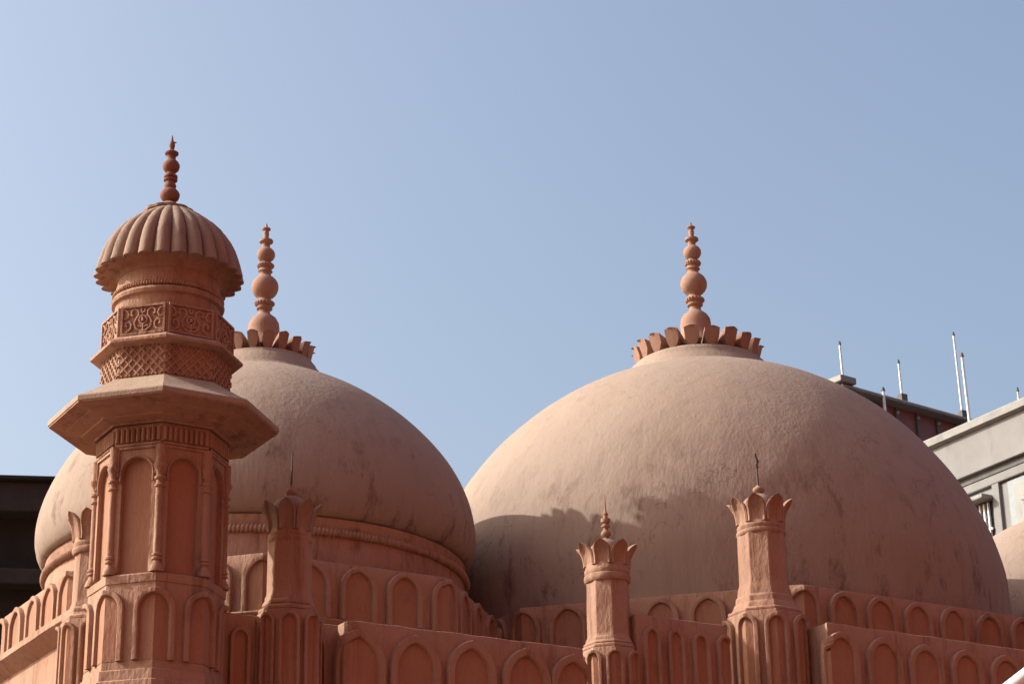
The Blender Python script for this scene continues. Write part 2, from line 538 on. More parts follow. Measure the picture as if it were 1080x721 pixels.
def lotus_crown(mb, c, zb, r_in, r_out, h, n=20, ph=0.0):
    """ring of upturned lotus petals, each a thick wedge with a keeled outer face"""
    for k in range(n):
        a0 = ph + 2 * PI * k / n
        hw0 = PI / n * 0.70; hw1 = PI / n * random.uniform(0.68, 0.80)
        jt = random.uniform(-0.012, 0.012)
        rows = []
        ns = 6
        for i in range(ns + 1):
            t = i / ns
            r = r_in + (r_out - r_in) * t
            hw = hw0 + (hw1 - hw0) * t
            if i == ns: hw *= 0.93
            zt = zb + h * (0.66 + 0.10 * t + 0.26 * t * t) + jt * t
            zl = zb - 0.03 + h * 0.06 * t * t
            ring = []
            for (s, q, rr) in ((-1, 0.98, -0.012), (-0.5, 1.0, 0.015), (0, 1.0, 0.045), (0.5, 1.0, 0.015), (1, 0.98, -0.012), (0.98, 0.5, -0.012), (0.6, 0.13, 0.012), (0, 0.0, 0.045), (-0.6, 0.13, 0.012), (-0.98, 0.5, -0.012)):
                z = zl + (zt - zl) * q
                R = r + rr * (1 if i == ns else 0.2) + 0.10 * (q - 0.6) * t * t * h / 0.25
                a = a0 + s * hw
                ring.append((c[0] + R * math.cos(a), c[1] + R * math.sin(a), z))
            rows.append(ring)
        mb.grid(rows, close_u=True, cap0=True, cap1=True)

def rope_ring(mb, c, R, z, r, turns, n=None, depth=0.16):
    n = n or turns * 7
    rows = []
    for k in range(n):
        a = 2 * PI * k / n
        row = []
        for j in range(10):
            th = 2 * PI * j / 10
            rr = r * (1 + depth * math.cos(turns * a - th))
            row.append((c[0] + (R + rr * math.cos(th)) * math.cos(a), c[1] + (R + rr * math.cos(th)) * math.sin(a), z + rr * math.sin(th)))
        rows.append(row)
    mb.grid(rows, close_u=True, close_v=True)

def small_dome(c, lab):
    b = MB()
    prof = [(2.40, 8.86), (2.52, 8.80), (2.565, 8.815), (2.60, 8.86), (2.635, 8.94), (2.658, 9.04)] + dome_profile(2.663, 9.127, 2.322, 1.888, 1.56, 0.80)
    prof += [(0.76, 11.31), (0.74, 11.36), (0.70, 11.39), (0.68, 11.45), (0.65, 11.465), (0.635, 11.51), (0.58, 11.53), (0.20, 11.60)]
    b.revolve(prof, c, n=160)
    w = dome_wobble(0.03)
    b.v = [((p[0] - c[0]) * (1 + w(p) / 2.6) + c[0], (p[1] - c[1]) * (1 + w(p) / 2.6) + c[1], p[2]) for p in b.v]
    d = b.build('dome', M['dome'], mosque, origin=(c[0], c[1], 8.8), smooth=50)
    d['label'] = lab
    b = MB()
    b.revolve([(2.45, 8.0), (2.52, 8.0), (2.525, 8.56), (2.515, 8.60), (2.515, 8.70), (2.535, 8.74), (2.535, 8.79), (2.50, 8.80), (2.50, 8.86), (2.40, 8.88)], c, n=128)
    b.build('neck', T, d, origin=(c[0], c[1], 8.0), jit=0.004)
    b = MB()
    rope_ring(b, c, 2.535, 8.62, 0.045, 340, depth=0.2)
    b.build('rope_moulding', T, d, origin=(c[0], c[1], 8.62), smooth=60)
    b = MB()
    lotus_crown(b, c, 11.53, 0.24, 0.60, 0.195, 19, 0.1)
    b.build('petal_crown', M['finial'], d, origin=(c[0], c[1], 11.56), smooth=30, jit=0.004)
    b = MB()
    fp = finial_profile(12.02, 0.905)
    b.revolve(fp, c, n=32, cap0=True)
    bead_rings(b, c, [(12.02 + 0.36 * .905, 0.118 * .905 + 0.008, 0.020), (12.02 + 0.94 * .905, 0.102 * .905 + 0.006, 0.018)])
    b.build('finial', M['finial'], d, origin=(c[0], c[1], 11.6), smooth=45, jit=0.004)
    return d
small_dome(CL, 'smaller dome with a moulded neck behind the minaret')
small_dome(CRt, 'far dome mostly hidden behind the big central dome')

# central dome
b = MB()
prof = [(3.93, 7.7), (3.965, 8.2), (3.99, 8.6)] + dome_profile(4.002, 8.931, 3.619, 1.784, 1.987, 1.12)
prof += [(1.07, 12.44), (1.05, 12.50), (1.0, 12.535), (0.975, 12.60), (0.93, 12.612), (0.915, 12.66), (0.86, 12.69), (0.30, 12.75)]
b.revolve(prof, CC, n=220)
w = dome_wobble(0.045)
b.v = [((p[0] - CC[0]) * (1 + w(p) / 4) + CC[0], (p[1] - CC[1]) * (1 + w(p) / 4) + CC[1], p[2]) for p in b.v]
bigdome = b.build('dome', M['dome'], mosque, origin=(CC[0], CC[1], 7.7), smooth=50)
bigdome['label'] = 'largest dome, plain hemispherical plaster shell'
b = MB()
lotus_crown(b, CC, 12.69, 0.34, 0.875, 0.245, 19, 0.05)
b.build('petal_crown', M['finial'], bigdome, origin=(CC[0], CC[1], 12.75), smooth=30, jit=0.005)
b = MB()
b.revolve(finial_profile(13.335, 1.0), CC, n=36, cap0=True)
bead_rings(b, CC, [(13.335 + 0.36, 0.125, 0.022), (13.335 + 0.94, 0.107, 0.019)])
b.build('finial', M['finial'], bigdome, origin=(CC[0], CC[1], 12.8), smooth=45, jit=0.005)

# --- parapets of the front
def parapet(pts, z0, z1, centres, ohw, u_first, label=None, band=0.075, proud=0.05, niche=False, top_gap=0.09, rise=1.25):
    """pts: plan polyline; centres measured along u"""
    ln = Line(pts)
    w = MB()
    slab(w, ln, ln.L, z0, z1, 0.22, chip=0.010, b=0.02, nz=8)
    o = w.build('parapet', T, mosque, origin=(pts[0][0], pts[0][1], z0), jit=0.005)
    if label: o['label'] = label
    for u in centres:
        for x in ln.L[1:-1]:
            if abs(u - x) < 0.02: u = x
        blind_arch(o, ln, u, ohw, z0 + 0.02, z1 - top_gap, band=band, proud=proud, pd=0.03 if proud > 0.06 else 0.012, rise=rise)
    return o

Z0 = 5.45
# recess beside the minaret
parapet([(0.42, 0.06), (1.93, 0.06)], Z0, 6.90, [0.18 + 0.27 * k for k in range(5)], 0.105, 0, band=0.045, proud=0.05, top_gap=0.12)
# left wing, stands proud of the recess
lw = [0.19 + 0.118 + x for x in (0.0, 0.62, 1.244, 1.872, 2.43)]
parapet([(1.885, 0.0), (1.885, -0.2), (4.57, -0.2), (4.57, 0.0)], Z0, 6.895, lw, 0.29, 0, band=0.095, proud=0.068, top_gap=0.075, rise=1.28)
# middle bay
parapet([(5.285, 0.1), (5.285, -0.12), (6.45, -0.12), (6.45, 0.1)], Z0, 7.365, [0.22 + 0.18 + 0.312 * k for k in range(4)], 0.105, 0, band=0.045, proud=0.05, top_gap=0.12)
# portal screen
parapet([(7.565, 0.0), (7.565, -0.45), (12.38, -0.45), (12.38, 0.0)], Z0, 7.45, [0.45 + 0.15 + 0.592 * k for k in range(8)], 0.245, 0, band=0.085, proud=0.068, top_gap=0.10, rise=1.15)
# right-hand half, mirrored
parapet([(13.0, 0.1), (13.0, -0.12), (14.65, -0.12), (14.65, 0.1)], Z0, 7.365, [0.22 + 0.18 + 0.312 * k for k in range(5)], 0.105, 0, band=0.045, proud=0.05, top_gap=0.12)
parapet([(15.1, 0.0), (15.1, -0.2), (18.05, -0.2), (18.05, 0.0)], Z0, 6.895, [0.5 + 0.62 * k for k in range(5)], 0.29, 0, band=0.095, proud=0.068, top_gap=0.075, rise=1.28)
parapet([(18.05, 0.06), (19.5, 0.06)], Z0, 6.90, [0.18 + 0.27 * k for k in range(5)], 0.105, 0, band=0.045, proud=0.05, top_gap=0.12)
# left flank between minaret and pinnacle
parapet([(0.44, 2.2), (0.44, 0.3)], Z0, 6.90, [0.25 + 0.35 * k for k in range(5)], 0.14, 0, band=0.05, proud=0.05, top_gap=0.12)
# string course under the parapets
b = MB()
sc = Line([(0.40, 9.9), (0.40, 0.02), (1.87, 0.02), (1.87, -0.22), (4.59, -0.22), (4.59, 0.02), (5.27, 0.02), (5.27, -0.14), (6.47, -0.14), (6.47, 0.0), (7.55, 0.0), (7.55, -0.47), (12.4, -0.47), (12.4, 0.02), (19.5, 0.02)])
moulding(b, sc, sc.L, [(0.0, 5.25), (0.05, 5.28), (0.12, 5.38), (0.12, 5.45), (0.10, 5.46), (-0.15, 5.463), (-0.15, 5.25)])
b.build('string_course', T, mosque, origin=(10, 0, 5.25), smooth=30)
# the screens carry down to the ground as shallow bays
b = MB()
b.box(1.9, 4.56, -0.185, 0.10, 0, 5.25); b.box(5.3, 6.44, -0.105, 0.10, 0, 5.25); b.box(7.58, 12.37, -0.435, 0.10, 0, 5.25)
b.build('wall', T, mosque, origin=(7, 0, 0), smooth=0, bevel=0.015)

# --- pinnacles
def petal_ring(mb, c, z0, z1, r0, r1, n=8, ph=0.0, thick=0.03, flare=2.0, dish=0.026):
    for k in range(n):
        a0 = ph + 2 * PI * k / n
        NV, NU = 10, 10
        grids = []
        for side_ in (1, 0):
            rows = []
            for i in range(NV + 1):
                v = i / NV
                # outline: straight flanks, rounded to a blunt point
                w = 0.97 if v < 0.5 else 0.97 * max(0.0, 1 - ((v - 0.5) / 0.5) ** 1.9) ** 0.75
                w = max(w, 0.03)
                row = []
                for j in range(NU + 1):
                    s = -1 + 2 * j / NU
                    R = r0 + (r1 - r0) * v ** flare
                    rim = math.exp(-((abs(s) - 0.86) / 0.16) ** 2)
                    R += side_ * (dish * rim * min(1, w * 1.5) - dish * 0.5 * (1 - s * s)) - (0 if side_ else thick)
                    a = a0 + s * w * PI / n * (0.985 if side_ else 0.97)
                    row.append((c[0] + R * math.cos(a), c[1] + R * math.sin(a), z0 + (z1 - z0) * (v - 0.06 * v * (1 - abs(s) ** 2) * 0)))
                rows.append(row)
            grids.append(rows)
        A = mb.grid(grids[0]); B = mb.grid(grids[1])
        for i in range(NV):
            mb.f.append((A[i][0], A[i + 1][0], B[i + 1][0], B[i][0]))
            mb.f.append((A[i][NU], B[i][NU], B[i + 1][NU], A[i + 1][NU]))
        for j in range(NU):
            mb.f.append((A[NV][j], A[NV][j + 1], B[NV][j + 1], B[NV][j]))
            mb.f.append((A[0][j], B[0][j], B[0][j + 1], A[0][j + 1]))

def pinnacle(c, zs, label, R, octo, Rb, crown, flare_=2.5, cap=None, tip=None, dark_crown=False, n_pet=8):
    """zs: base top, flare bottom, flare top, collar bottom, crown bottom, crown tip"""
    zb, zf0, zf1, zc, zk, zt = zs
    n = 8 if octo else 40
    ph = OCT if octo else 0
    k8 = 1 / 0.96 if octo else 1
    b = MB()
    # shaft with stepped flare at its foot
    pf = [(Rb * 0.97, zb - 0.002), (Rb * 0.97, zb + 0.03), (Rb * 0.86, zb + 0.05), (Rb * 0.84, zf0 + (zb - zf0) * 0.35), (Rb * 0.80, zf0), (R * 1.19, zf0 + 0.012), (R * 1.16, zf0 + (zf1 - zf0) * 0.35), (R * 1.09, zf0 + (zf1 - zf0) * 0.42), (R * 1.07, zf0 + (zf1 - zf0) * 0.75), (R * 1.01, zf1), (R, zf1 + 0.03)]
    m = 6
    pf += [(R * (1 - 0.02 * i / m), zf1 + 0.03 + (zc - zf1 - 0.03) * i / m) for i in range(1, m + 1)]
    b.revolve([(r * k8, z) for r, z in pf], c, n=n, phase=ph, cap0=True, cap1=True)
    o = b.build('pinnacle', T, mosque, origin=(c[0], c[1], zb), smooth=30, jit=0.005, bevel=0.008 if octo else 0)
    o['label'] = label
    # base turret with blind arches folded round its corners
    b = MB()
    oc = octagon(c, Rb * 0.96)
    ln = Line(oc, closed=True)
    slab(b, ln, ln.L, 0.0, zb, 0.1, chip=0.006, b=0.02, nz=24)
    b.grid([[(x, y, zb - 0.025) for x, y in octagon(c, Rb * 0.8)], [(c[0] + (x - c[0]) * 0.2, c[1] + (y - c[1]) * 0.2, zb - 0.024) for x, y in octagon(c, Rb * 0.8)]], close_u=True)
    b.build('turret_base', T, o, origin=(c[0], c[1], Z0), jit=0.004)
    sp = ln.total / 8
    for k in range(8):
        blind_arch(o, ln, ln.L[k], sp * 0.40, Z0, zb - 0.035, band=sp * 0.17, proud=0.045, pd=0.006, rise=1.1)
    # collar
    b = MB()
    r0 = crown[0]
    b.revolve([(R * 0.9, zc - 0.02), (r0 * 1.0, zc - 0.012), (r0 * 1.05, zc + 0.006), (r0 * 1.07, zc + (zk - zc) * 0.18), (r0 * 1.05, zc + (zk - zc) * 0.34), (r0 * 0.99, zc + (zk - zc) * 0.40), (r0 * 1.02, zc + (zk - zc) * 0.5), (r0 * 1.03, zc + (zk - zc) * 0.7), (r0 * 0.99, zc + (zk - zc) * 0.8), (r0 * 0.98, zk), (r0 * 0.93, zk + 0.02), (0.03, zk + 0.03)], c, n=40)
    b.build('collar', T, o, origin=(c[0], c[1], zc), jit=0.003)
    # petals
    b = MB()
    petal_ring(b, c, zk - 0.01, zt, crown[0], crown[1], n_pet, crown[2], flare=flare_)
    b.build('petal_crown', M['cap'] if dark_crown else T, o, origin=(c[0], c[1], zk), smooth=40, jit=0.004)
    # cap dome inside the crown
    b = MB()
    rc, z0c, z1c = cap
    b.revolve([(rc * 1.0, zk + 0.01), (rc * 1.02, z0c)] + [(rc * math.cos(rad(t)), z0c + (z1c - z0c) * math.sin(rad(t))) for t in (15, 30, 45, 58, 70, 80, 87)], c, n=32)
    b.build('cap', M['cap'], o, origin=(c[0], c[1], zk), smooth=50, jit=0.003)
    # finial
    b = MB()
    b.revolve(tip[0], c, n=20, cap0=True, cap1=True)
    b.build('finial', M['finial'], o, origin=(c[0], c[1], tip[0][0][1]), smooth=45, jit=0.002)
    if len(tip) > 1:
        b = MB()
        for pts, r, r1 in tip[1]:
            b.tube([(c[0] + x, c[1] + y, z) for x, y, z in pts], r, 8, r1)
        b.build('finial_rod', M['iron'], o, origin=(c[0], c[1], tip[0][-1][1]), smooth=40)
    return o

# octagonal pinnacle in front of the big dome
pinnacle((7.253, 0.22), (7.615, 7.73, 7.962, 8.545, 8.684, 8.955), 'octagonal pinnacle with a bent iron rod on its crown', 0.276, True, 0.43, (0.265, 0.378, 0.0), cap=(0.238, 8.79, 9.05),
         tip=([(0.035, 9.035), (0.03, 9.06), (0.05, 9.07), (0.067, 9.09), (0.067, 9.108), (0.05, 9.126), (0.03, 9.136), (0.025, 9.152)],
              [([(0, 0, 9.135), (-0.004, 0.0, 9.37), (-0.008, 0, 9.51)], 0.013, 0.009), ([(0.0, 0, 9.36), (-0.012, 0, 9.40), (0.012, 0, 9.44), (-0.012, 0, 9.49), (-0.02, 0, 9.53)], 0.02, 0.012)]))
# round pinnacle between the domes
pinnacle((5.093, 0.10), (6.98, 7.015, 7.112, 7.722, 7.892, 8.119), 'octagonal pinnacle with a slim turned finial, between the domes', 0.226, True, 0.29, (0.236, 0.337, 0.0), cap=(0.187, 8.035, 8.20),
         tip=([(0.04, 8.185)] + [(0.02, 8.22)] + ball(8.26, 0.055, 0.042, -50, 50, 5) + [(0.028, 8.305), (0.028, 8.325), (0.044, 8.335), (0.046, 8.353), (0.03, 8.363), (0.03, 8.373), (0.05, 8.387), (0.053, 8.407), (0.05, 8.427), (0.026, 8.435), (0.022, 8.46), (0.03, 8.475), (0.03, 8.487), (0.018, 8.497), (0.011, 8.535), (0.007, 8.615), (0.003, 8.695)],))
# pinnacle in the minaret's shade
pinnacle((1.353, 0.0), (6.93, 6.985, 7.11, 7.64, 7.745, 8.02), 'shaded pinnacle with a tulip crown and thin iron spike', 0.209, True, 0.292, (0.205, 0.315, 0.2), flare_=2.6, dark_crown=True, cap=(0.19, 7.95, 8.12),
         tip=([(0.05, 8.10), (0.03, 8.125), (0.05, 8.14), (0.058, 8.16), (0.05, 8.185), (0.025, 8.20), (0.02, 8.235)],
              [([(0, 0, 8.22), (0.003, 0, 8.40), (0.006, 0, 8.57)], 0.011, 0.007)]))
# pinnacle on the left flank
pinnacle((0.10, 2.05), (7.16, 7.24, 7.36, 7.885, 8.02, 8.30), 'sunlit pinnacle half hidden behind the minaret', 0.205, True, 0.30, (0.225, 0.325, 0.1), cap=(0.19, 8.2, 8.39),
         tip=([(0.04, 8.37)] + [(0.02, 8.405)] + ball(8.445, 0.055, 0.042, -50, 50, 5) + [(0.028, 8.49), (0.028, 8.51), (0.044, 8.52), (0.046, 8.538), (0.03, 8.548), (0.03, 8.558), (0.05, 8.572), (0.053, 8.592), (0.05, 8.612), (0.026, 8.62), (0.022, 8.645), (0.03, 8.66), (0.03, 8.672), (0.018, 8.682), (0.011, 8.72), (0.003, 8.82)],))
# mirrored pinnacles of the right half
pinnacle((12.75, 0.22), (7.545, 7.66, 7.885, 8.465, 8.60, 8.865), 'octagonal pinnacle at the right of the portal screen', 0.272, True, 0.425, (0.262, 0.372, 0.0), cap=(0.235, 8.70, 8.965),
         tip=([(0.035, 8.95), (0.03, 8.975), (0.066, 9.005), (0.066, 9.022), (0.03, 9.05), (0.02, 9.12)],))

# --- corner minaret
MC = (0.0, 0.0)
def octring(a): return Line(octagon(MC, a), closed=True)
k8 = 1 / math.cos(PI / 8)
b = MB()
AP = 0.925          # apothem / circumradius
# plain octagonal shaft core behind the niches
b.revolve([(0.70, 0.0), (0.70, 5.2), (0.75, 5.22), (0.75, 5.30), (0.70, 5.36), (0.695, 5.98)], MC, n=8, phase=OCT, cap0=True)
b.revolve([(0.695, 5.98), (0.69, 6.018), (0.668, 6.03), (0.662, 6.12), (0.642, 6.13), (0.637, 6.20), (0.632, 6.205)], MC, n=8, phase=OCT)
b.revolve([(0.55, 6.9), (0.55, 8.5)], MC, n=8, phase=OCT)
minaret = b.build('minaret', T, mosque, origin=(0, 0, 0), smooth=25, jit=0.003)
minaret['label'] = 'tall octagonal corner minaret with a wide eave and ribbed cupola'
# lower stage
b = MB()
ln = octring(0.632 * AP)
slab(b, ln, ln.L, 6.205, 7.018, 0.16, chip=0.006, b=0.014, nz=8)
bandl = octring(0.640 * AP)
moulding(b, bandl, bandl.L, [(-0.06, 6.93), (0.0, 6.932), (0.004, 7.0), (-0.004, 7.012), (-0.08, 7.022)])
b.grid([[(x, y, 7.016) for x, y in octagon(MC, 0.56)], [(x, y, 7.018) for x, y in octagon(MC, 0.3)]], close_u=True)
b.build('lower_stage', T, minaret, origin=(0, 0, 6.2), jit=0.004)
for k in range(8):
    blind_arch(minaret, ln, ln.L[k], 0.195, 6.21, 6.875, band=0.058, proud=0.042, pd=0.004, rise=1.02)
# niched stage: each face a frame with a round-headed niche
b = MB(); fr = MB(); pn = MB()
ln = octring(0.612 * AP)
fw = ln.total / 8
for k in range(8):
    u0 = ln.L[k]; uc = u0 + fw / 2; u1 = ln.L[k + 1]
    hw = 0.150; zs = 7.985; za = 8.135; zb = 7.03; zt = 8.46
    half = [(hw * math.cos(PI / 2 * i / 10), zs + (za - zs) * math.sin(PI / 2 * i / 10)) for i in range(11)]
    top = [(uc - x, z) for x, z in half] + [(uc + x, z) for x, z in reversed(half[:-1])]
    e = 1e-4
    ul, ur = (u0 if k == 0 else u0), u1
    def Mk(u, z, d, k=k, u0=u0, u1=u1):
        return ln(min(max(u, u0 + 1e-7), u1 - 1e-7) if 0 < (u - u0) < fw else (u0 + 1e-7 if u <= u0 else u1 - 1e-7), z, d)
    for s0, s1 in ((u0, uc - hw), (uc + hw, u1)):
        b.grid([[Mk(s0 + (s1 - s0) * i / 2, zb + (zs - zb) * j / 6, 0) for i in range(3)] for j in range(7)])
        b.grid([[Mk(s0 + (s1 - s0) * i / 2, z, 0) for i in range(3)] for z in (zs, 8.2, 8.33, zt)])
    b.grid([[Mk(u, z, 0) for u, z in top], [Mk(u, 8.2, 0) for u, z in top], [Mk(u, 8.33, 0) for u, z in top], [Mk(u, zt, 0) for u, z in top]])
    rev = [(uc - hw, zb)] + top + [(uc + hw, zb)]
    b.grid([[Mk(u, z, 0) for u, z in rev], [Mk(u, z, -0.06) for u, z in rev]])
    arch_fill(pn, Mk, uc, hw + 0.02, zb, zs, za + 0.02, -0.048)
    # thin roll round the arch head, then a rectangular frame over it
    prof = [(0.012, 0), (0.008, 0.012), (0, 0.016), (-0.008, 0.012), (-0.012, 0)]
    fr.sweep([(uc - hw - 0.014, 7.9)] + [(uc - x * 1.09, z + 0.013 * math.sin(PI / 2 * i / 10)) for i, (x, z) in enumerate(half)] + [(uc + x * 1.09, z + 0.014) for x, z in reversed(half[:-1])] + [(uc + hw + 0.014, 7.9)], prof, Mk)
    q = 0.192
    fr.sweep([(uc - q, 7.96), (uc - q, 8.232), (uc + q, 8.232), (uc + q, 7.96)], [(0.014, 0), (0.012, 0.018), (-0.012, 0.018), (-0.014, 0)], Mk)
    fr.sweep([(u0 + 0.004, 8.262), (u1 - 0.004, 8.262)], [(0.012, 0), (0.011, 0.02), (-0.011, 0.02), (-0.012, 0)], Mk)
    # leaf dentils under the eave
    for j in range(9):
        uu = u0 + fw * (j + 0.5) / 9
        fr.sweep([(uu, 8.285), (uu, 8.33), (uu, 8.42)], [(0.019, 0.0), (0.015, 0.02 ), (0, 0.03), (-0.015, 0.02), (-0.019, 0.0)], Mk)
b.build('niched_stage', T, minaret, origin=(0, 0, 7.03), smooth=25)
fr.build('niche_moulding', T, minaret, origin=(0, 0, 7.9), smooth=30)
pn.build('niche_panel', M['panel'], minaret, origin=(0, 0, 7.03))
# slim columns on the corners
colp = [(0.062, 7.02), (0.064, 7.04), (0.054, 7.075), (0.036, 7.105), (0.030, 7.125), (0.047, 7.135), (0.047, 7.15), (0.032, 7.16), (0.046, 7.172), (0.046, 7.19), (0.036, 7.20)]
colp += [(0.036, 7.20 + 0.62 * i / 4) for i in range(1, 5)]
colp += [(0.05, 7.832), (0.05, 7.848), (0.035, 7.858), (0.036, 7.89), (0.052, 7.905), (0.052, 7.925), (0.036, 7.935), (0.040, 7.97), (0.058, 8.01), (0.066, 8.03), (0.066, 8.05), (0.05, 8.055), (0.048, 8.24)]
for k in range(8):
    a = OCT + k * PI / 4
    c = (0.606 * math.cos(a), 0.606 * math.sin(a))
    b = MB()
    b.revolve(colp, c, n=12, phase=a, cap0=True, cap1=True)
    b.build('corner_column', T, minaret, origin=(c[0], c[1], 7.02), smooth=35, jit=0.002)
# eave
b = MB()
b.revolve([(0.60, 8.47), (0.655, 8.455), (0.66, 8.475), (0.78, 8.495), (0.785, 8.515), (0.93, 8.545), (0.935, 8.56), (1.07, 8.583), (1.092, 8.583), (1.094, 8.596)], MC, n=8, phase=OCT)
eave = b.build('eave', T, minaret, origin=(0, 0, 8.45), smooth=20, jit=0.004)
b = MB()
b.revolve([(1.094, 8.594), (1.103, 8.600), (1.103, 8.640), (1.094, 8.655), (1.02, 8.69), (0.86, 8.79), (0.66, 8.925), (0.58, 8.945)], MC, n=8, phase=OCT)
b.build('eave_top', M['eave_top'], minaret, origin=(0, 0, 8.64), smooth=20, jit=0.004)
# lattice frieze
ln = octring(0.622 * AP)
fw = ln.total / 8
b = MB()
b.revolve([(0.622, 8.93), (0.622, 9.27)], MC, n=8, phase=OCT)
prof = [(0.011, 0), (0.008, 0.012), (0, 0.015), (-0.008, 0.012), (-0.011, 0)]
for k in range(8):
    u0 = ln.L[k] + 0.004; u1 = ln.L[k + 1] - 0.004; za, zb = 8.95, 9.25
    H = zb - za; W = u1 - u0
    sx = H * 0.92
    p_ = 0.088
    j = -sx
    while j < W:
        for sgn in (1, -1):
            # line u = j + t*sx, t in 0..1 clipped to the panel
            t0 = max(0, -j / sx); t1 = min(1, (W - j) / sx)
            if t1 - t0 > 0.05:
                pa = (j + t0 * sx, t0 * H); pb = (j + t1 * sx, t1 * H)
                if sgn < 0: pa = (W - pa[0], pa[1]); pb = (W - pb[0], pb[1])
                b.sweep([(u0 + pa[0], za + pa[1]), (u0 + pb[0], za + pb[1])], prof, ln)
        j += p_
b.build('lattice_frieze', T, minaret, origin=(0, 0, 8.93), smooth=30, jit=0.002)
# ledge between the friezes
b = MB()
b.revolve([(0.58, 9.245), (0.635, 9.25), (0.66, 9.256), (0.725, 9.268), (0.738, 9.275), (0.738, 9.30), (0.725, 9.312), (0.655, 9.355), (0.58, 9.37)], MC, n=8, phase=OCT)
b.build('ledge', T, minaret, origin=(0, 0, 9.24), smooth=20, jit=0.004)
# scroll frieze
b = MB()
b.revolve([(0.628, 9.35), (0.628, 9.675), (0.60, 9.685), (0.45, 9.69)], MC, n=8, phase=OCT)
ln = octring(0.628 * AP)
prof = [(0.013, 0), (0.010, 0.013), (0, 0.017), (-0.010, 0.013), (-0.013, 0)]
def spiral(cx, cz, r, a0, a1, n=12, shrink=0.35):
    return [(cx + r * (1 - shrink * i / n) * math.cos(a0 + (a1 - a0) * i / n), cz + r * (1 - shrink * i / n) * math.sin(a0 + (a1 - a0) * i / n)) for i in range(n + 1)]
for k in range(8):
    u0 = ln.L[k] + 0.022; u1 = ln.L[k + 1] - 0.022; za, zb = 9.375, 9.655
    uc = (u0 + u1) / 2; zc = (za + zb) / 2
    b.sweep([(u0, za), (u0, zb), (u1, zb), (u1, za)], [(0.012, 0), (0.01, 0.022), (-0.01, 0.022), (-0.012, 0)], ln, closed=True)
    for s in (-1, 1):
        S = lambda pts: [(uc + s * x, zc + z) for x, z in pts]
        # S scroll framing the flower, outer scroll, leaves
        b.sweep(S([(0.0, -0.12), (0.035, -0.11), (0.075, -0.08), (0.09, -0.03), (0.07, 0.015), (0.045, 0.05), (0.05, 0.09), (0.085, 0.115), (0.12, 0.095), (0.125, 0.06), (0.105, 0.045)]), prof, ln)
        b.sweep(S([(0.21, -0.12), (0.165, -0.115), (0.125, -0.085), (0.12, -0.04), (0.145, -0.01), (0.175, -0.02), (0.18, -0.05), (0.16, -0.062)]), prof, ln)
        b.sweep(S([(0.205, 0.12), (0.17, 0.10), (0.15, 0.06), (0.165, 0.025), (0.20, 0.02)]), prof, ln)
        b.sweep(S([(0.0, -0.05), (0.03, -0.03), (0.042, 0.0), (0.03, 0.03), (0.0, 0.045)]), prof, ln)
        b.sweep(S([(0.0, 0.07), (0.02, 0.09), (0.012, 0.118)]), prof, ln)
        b.sweep(S([(0.012, -0.075), (0.035, -0.065), (0.05, -0.07)]), prof, ln)
    b.sweep([(uc, zc - 0.12), (uc, zc - 0.05)], prof, ln)
    b.sweep([(uc, zc - 0.02), (uc, zc + 0.02)], [(0.02, 0), (0.014, 0.02), (0, 0.028), (-0.014, 0.02), (-0.02, 0)], ln)
b.build('scroll_frieze', T, minaret, origin=(0, 0, 9.35), smooth=30, jit=0.002)
# neck with a rope moulding
c2 = (-0.012, 0.006)
b = MB()
b.revolve([(0.50, 9.66), (0.512, 9.68), (0.512, 9.80), (0.515, 9.815), (0.545, 9.83), (0.556, 9.86), (0.545, 9.885), (0.52, 9.895), (0.512, 9.90), (0.512, 10.0), (0.50, 10.08), (0.49, 10.15)], c2, n=64)
b.build('neck', T, minaret, origin=(0, 0, 9.66), jit=0.003)
b = MB()
rope_ring(b, c2, 0.522, 9.925, 0.024, 116, depth=0.2)
b.build('rope_moulding', T, minaret, origin=(0, 0, 9.92), smooth=60)
# ribbed cupola
NR = 26
def lobes(a, r, z):
    x = abs(math.sin(NR * a / 2)) ** 0.62
    wide = 0.5 + 0.5 * math.cos(NR * a / 2 * 1.0) * 0
    k = min(1.0, max(0.0, (10.93 - z) / 0.25))
    return 1 - 0.075 * k + 0.10 * k * x
cup = [(0.17, 10.905), (0.25, 10.86), (0.35, 10.79), (0.45, 10.71), (0.535, 10.62), (0.595, 10.53), (0.64, 10.44), (0.675, 10.34), (0.695, 10.265), (0.708, 10.21), (0.718, 10.175), (0.719, 10.163), (0.706, 10.158)]
b = MB()
b.revolve(cup, c2, n=NR * 14, mod=lobes)
b.split = len(b.f)
b.revolve([(0.706, 10.158), (0.685, 10.172), (0.66, 10.195), (0.61, 10.205), (0.56, 10.19), (0.52, 10.15), (0.505, 10.10), (0.48, 10.09)], c2, n=NR * 14, mod=lambda a, r, z: 1 + (lobes(a, r, z) - 1) * max(0, min(1, (r - 0.5) / 0.2)))
b.build('ribbed_cupola', [M['cap'], M['terra']], minaret, origin=(0, 0, 10.1), smooth=50, jit=0.004)
c3 = (-0.038, 0.02)
b = MB()
b.revolve([(0.16, 10.86), (0.235, 10.872), (0.24, 10.893), (0.20, 10.915), (0.15, 10.92), (0.145, 10.945), (0.10, 10.965), (0.075, 10.99), (0.05, 11.0)], c3, n=48, mod=lambda a, r, z: 1 + (0.07 * abs(math.sin(6 * a)) if r > 0.15 else 0), cap1=True)
b.build('cap_plate', M['cap'], minaret, origin=(0, 0, 10.88), smooth=40)
fl = [(0.045, 10.99), (0.05, 11.0)] + ball(11.082, 0.099, 0.082, -60, 58) + [(0.056, 11.16), (0.062, 11.19), (0.05, 11.21), (0.05, 11.235), (0.068, 11.243), (0.071, 11.262), (0.052, 11.27), (0.069, 11.278), (0.07, 11.297), (0.05, 11.306), (0.046, 11.32)]
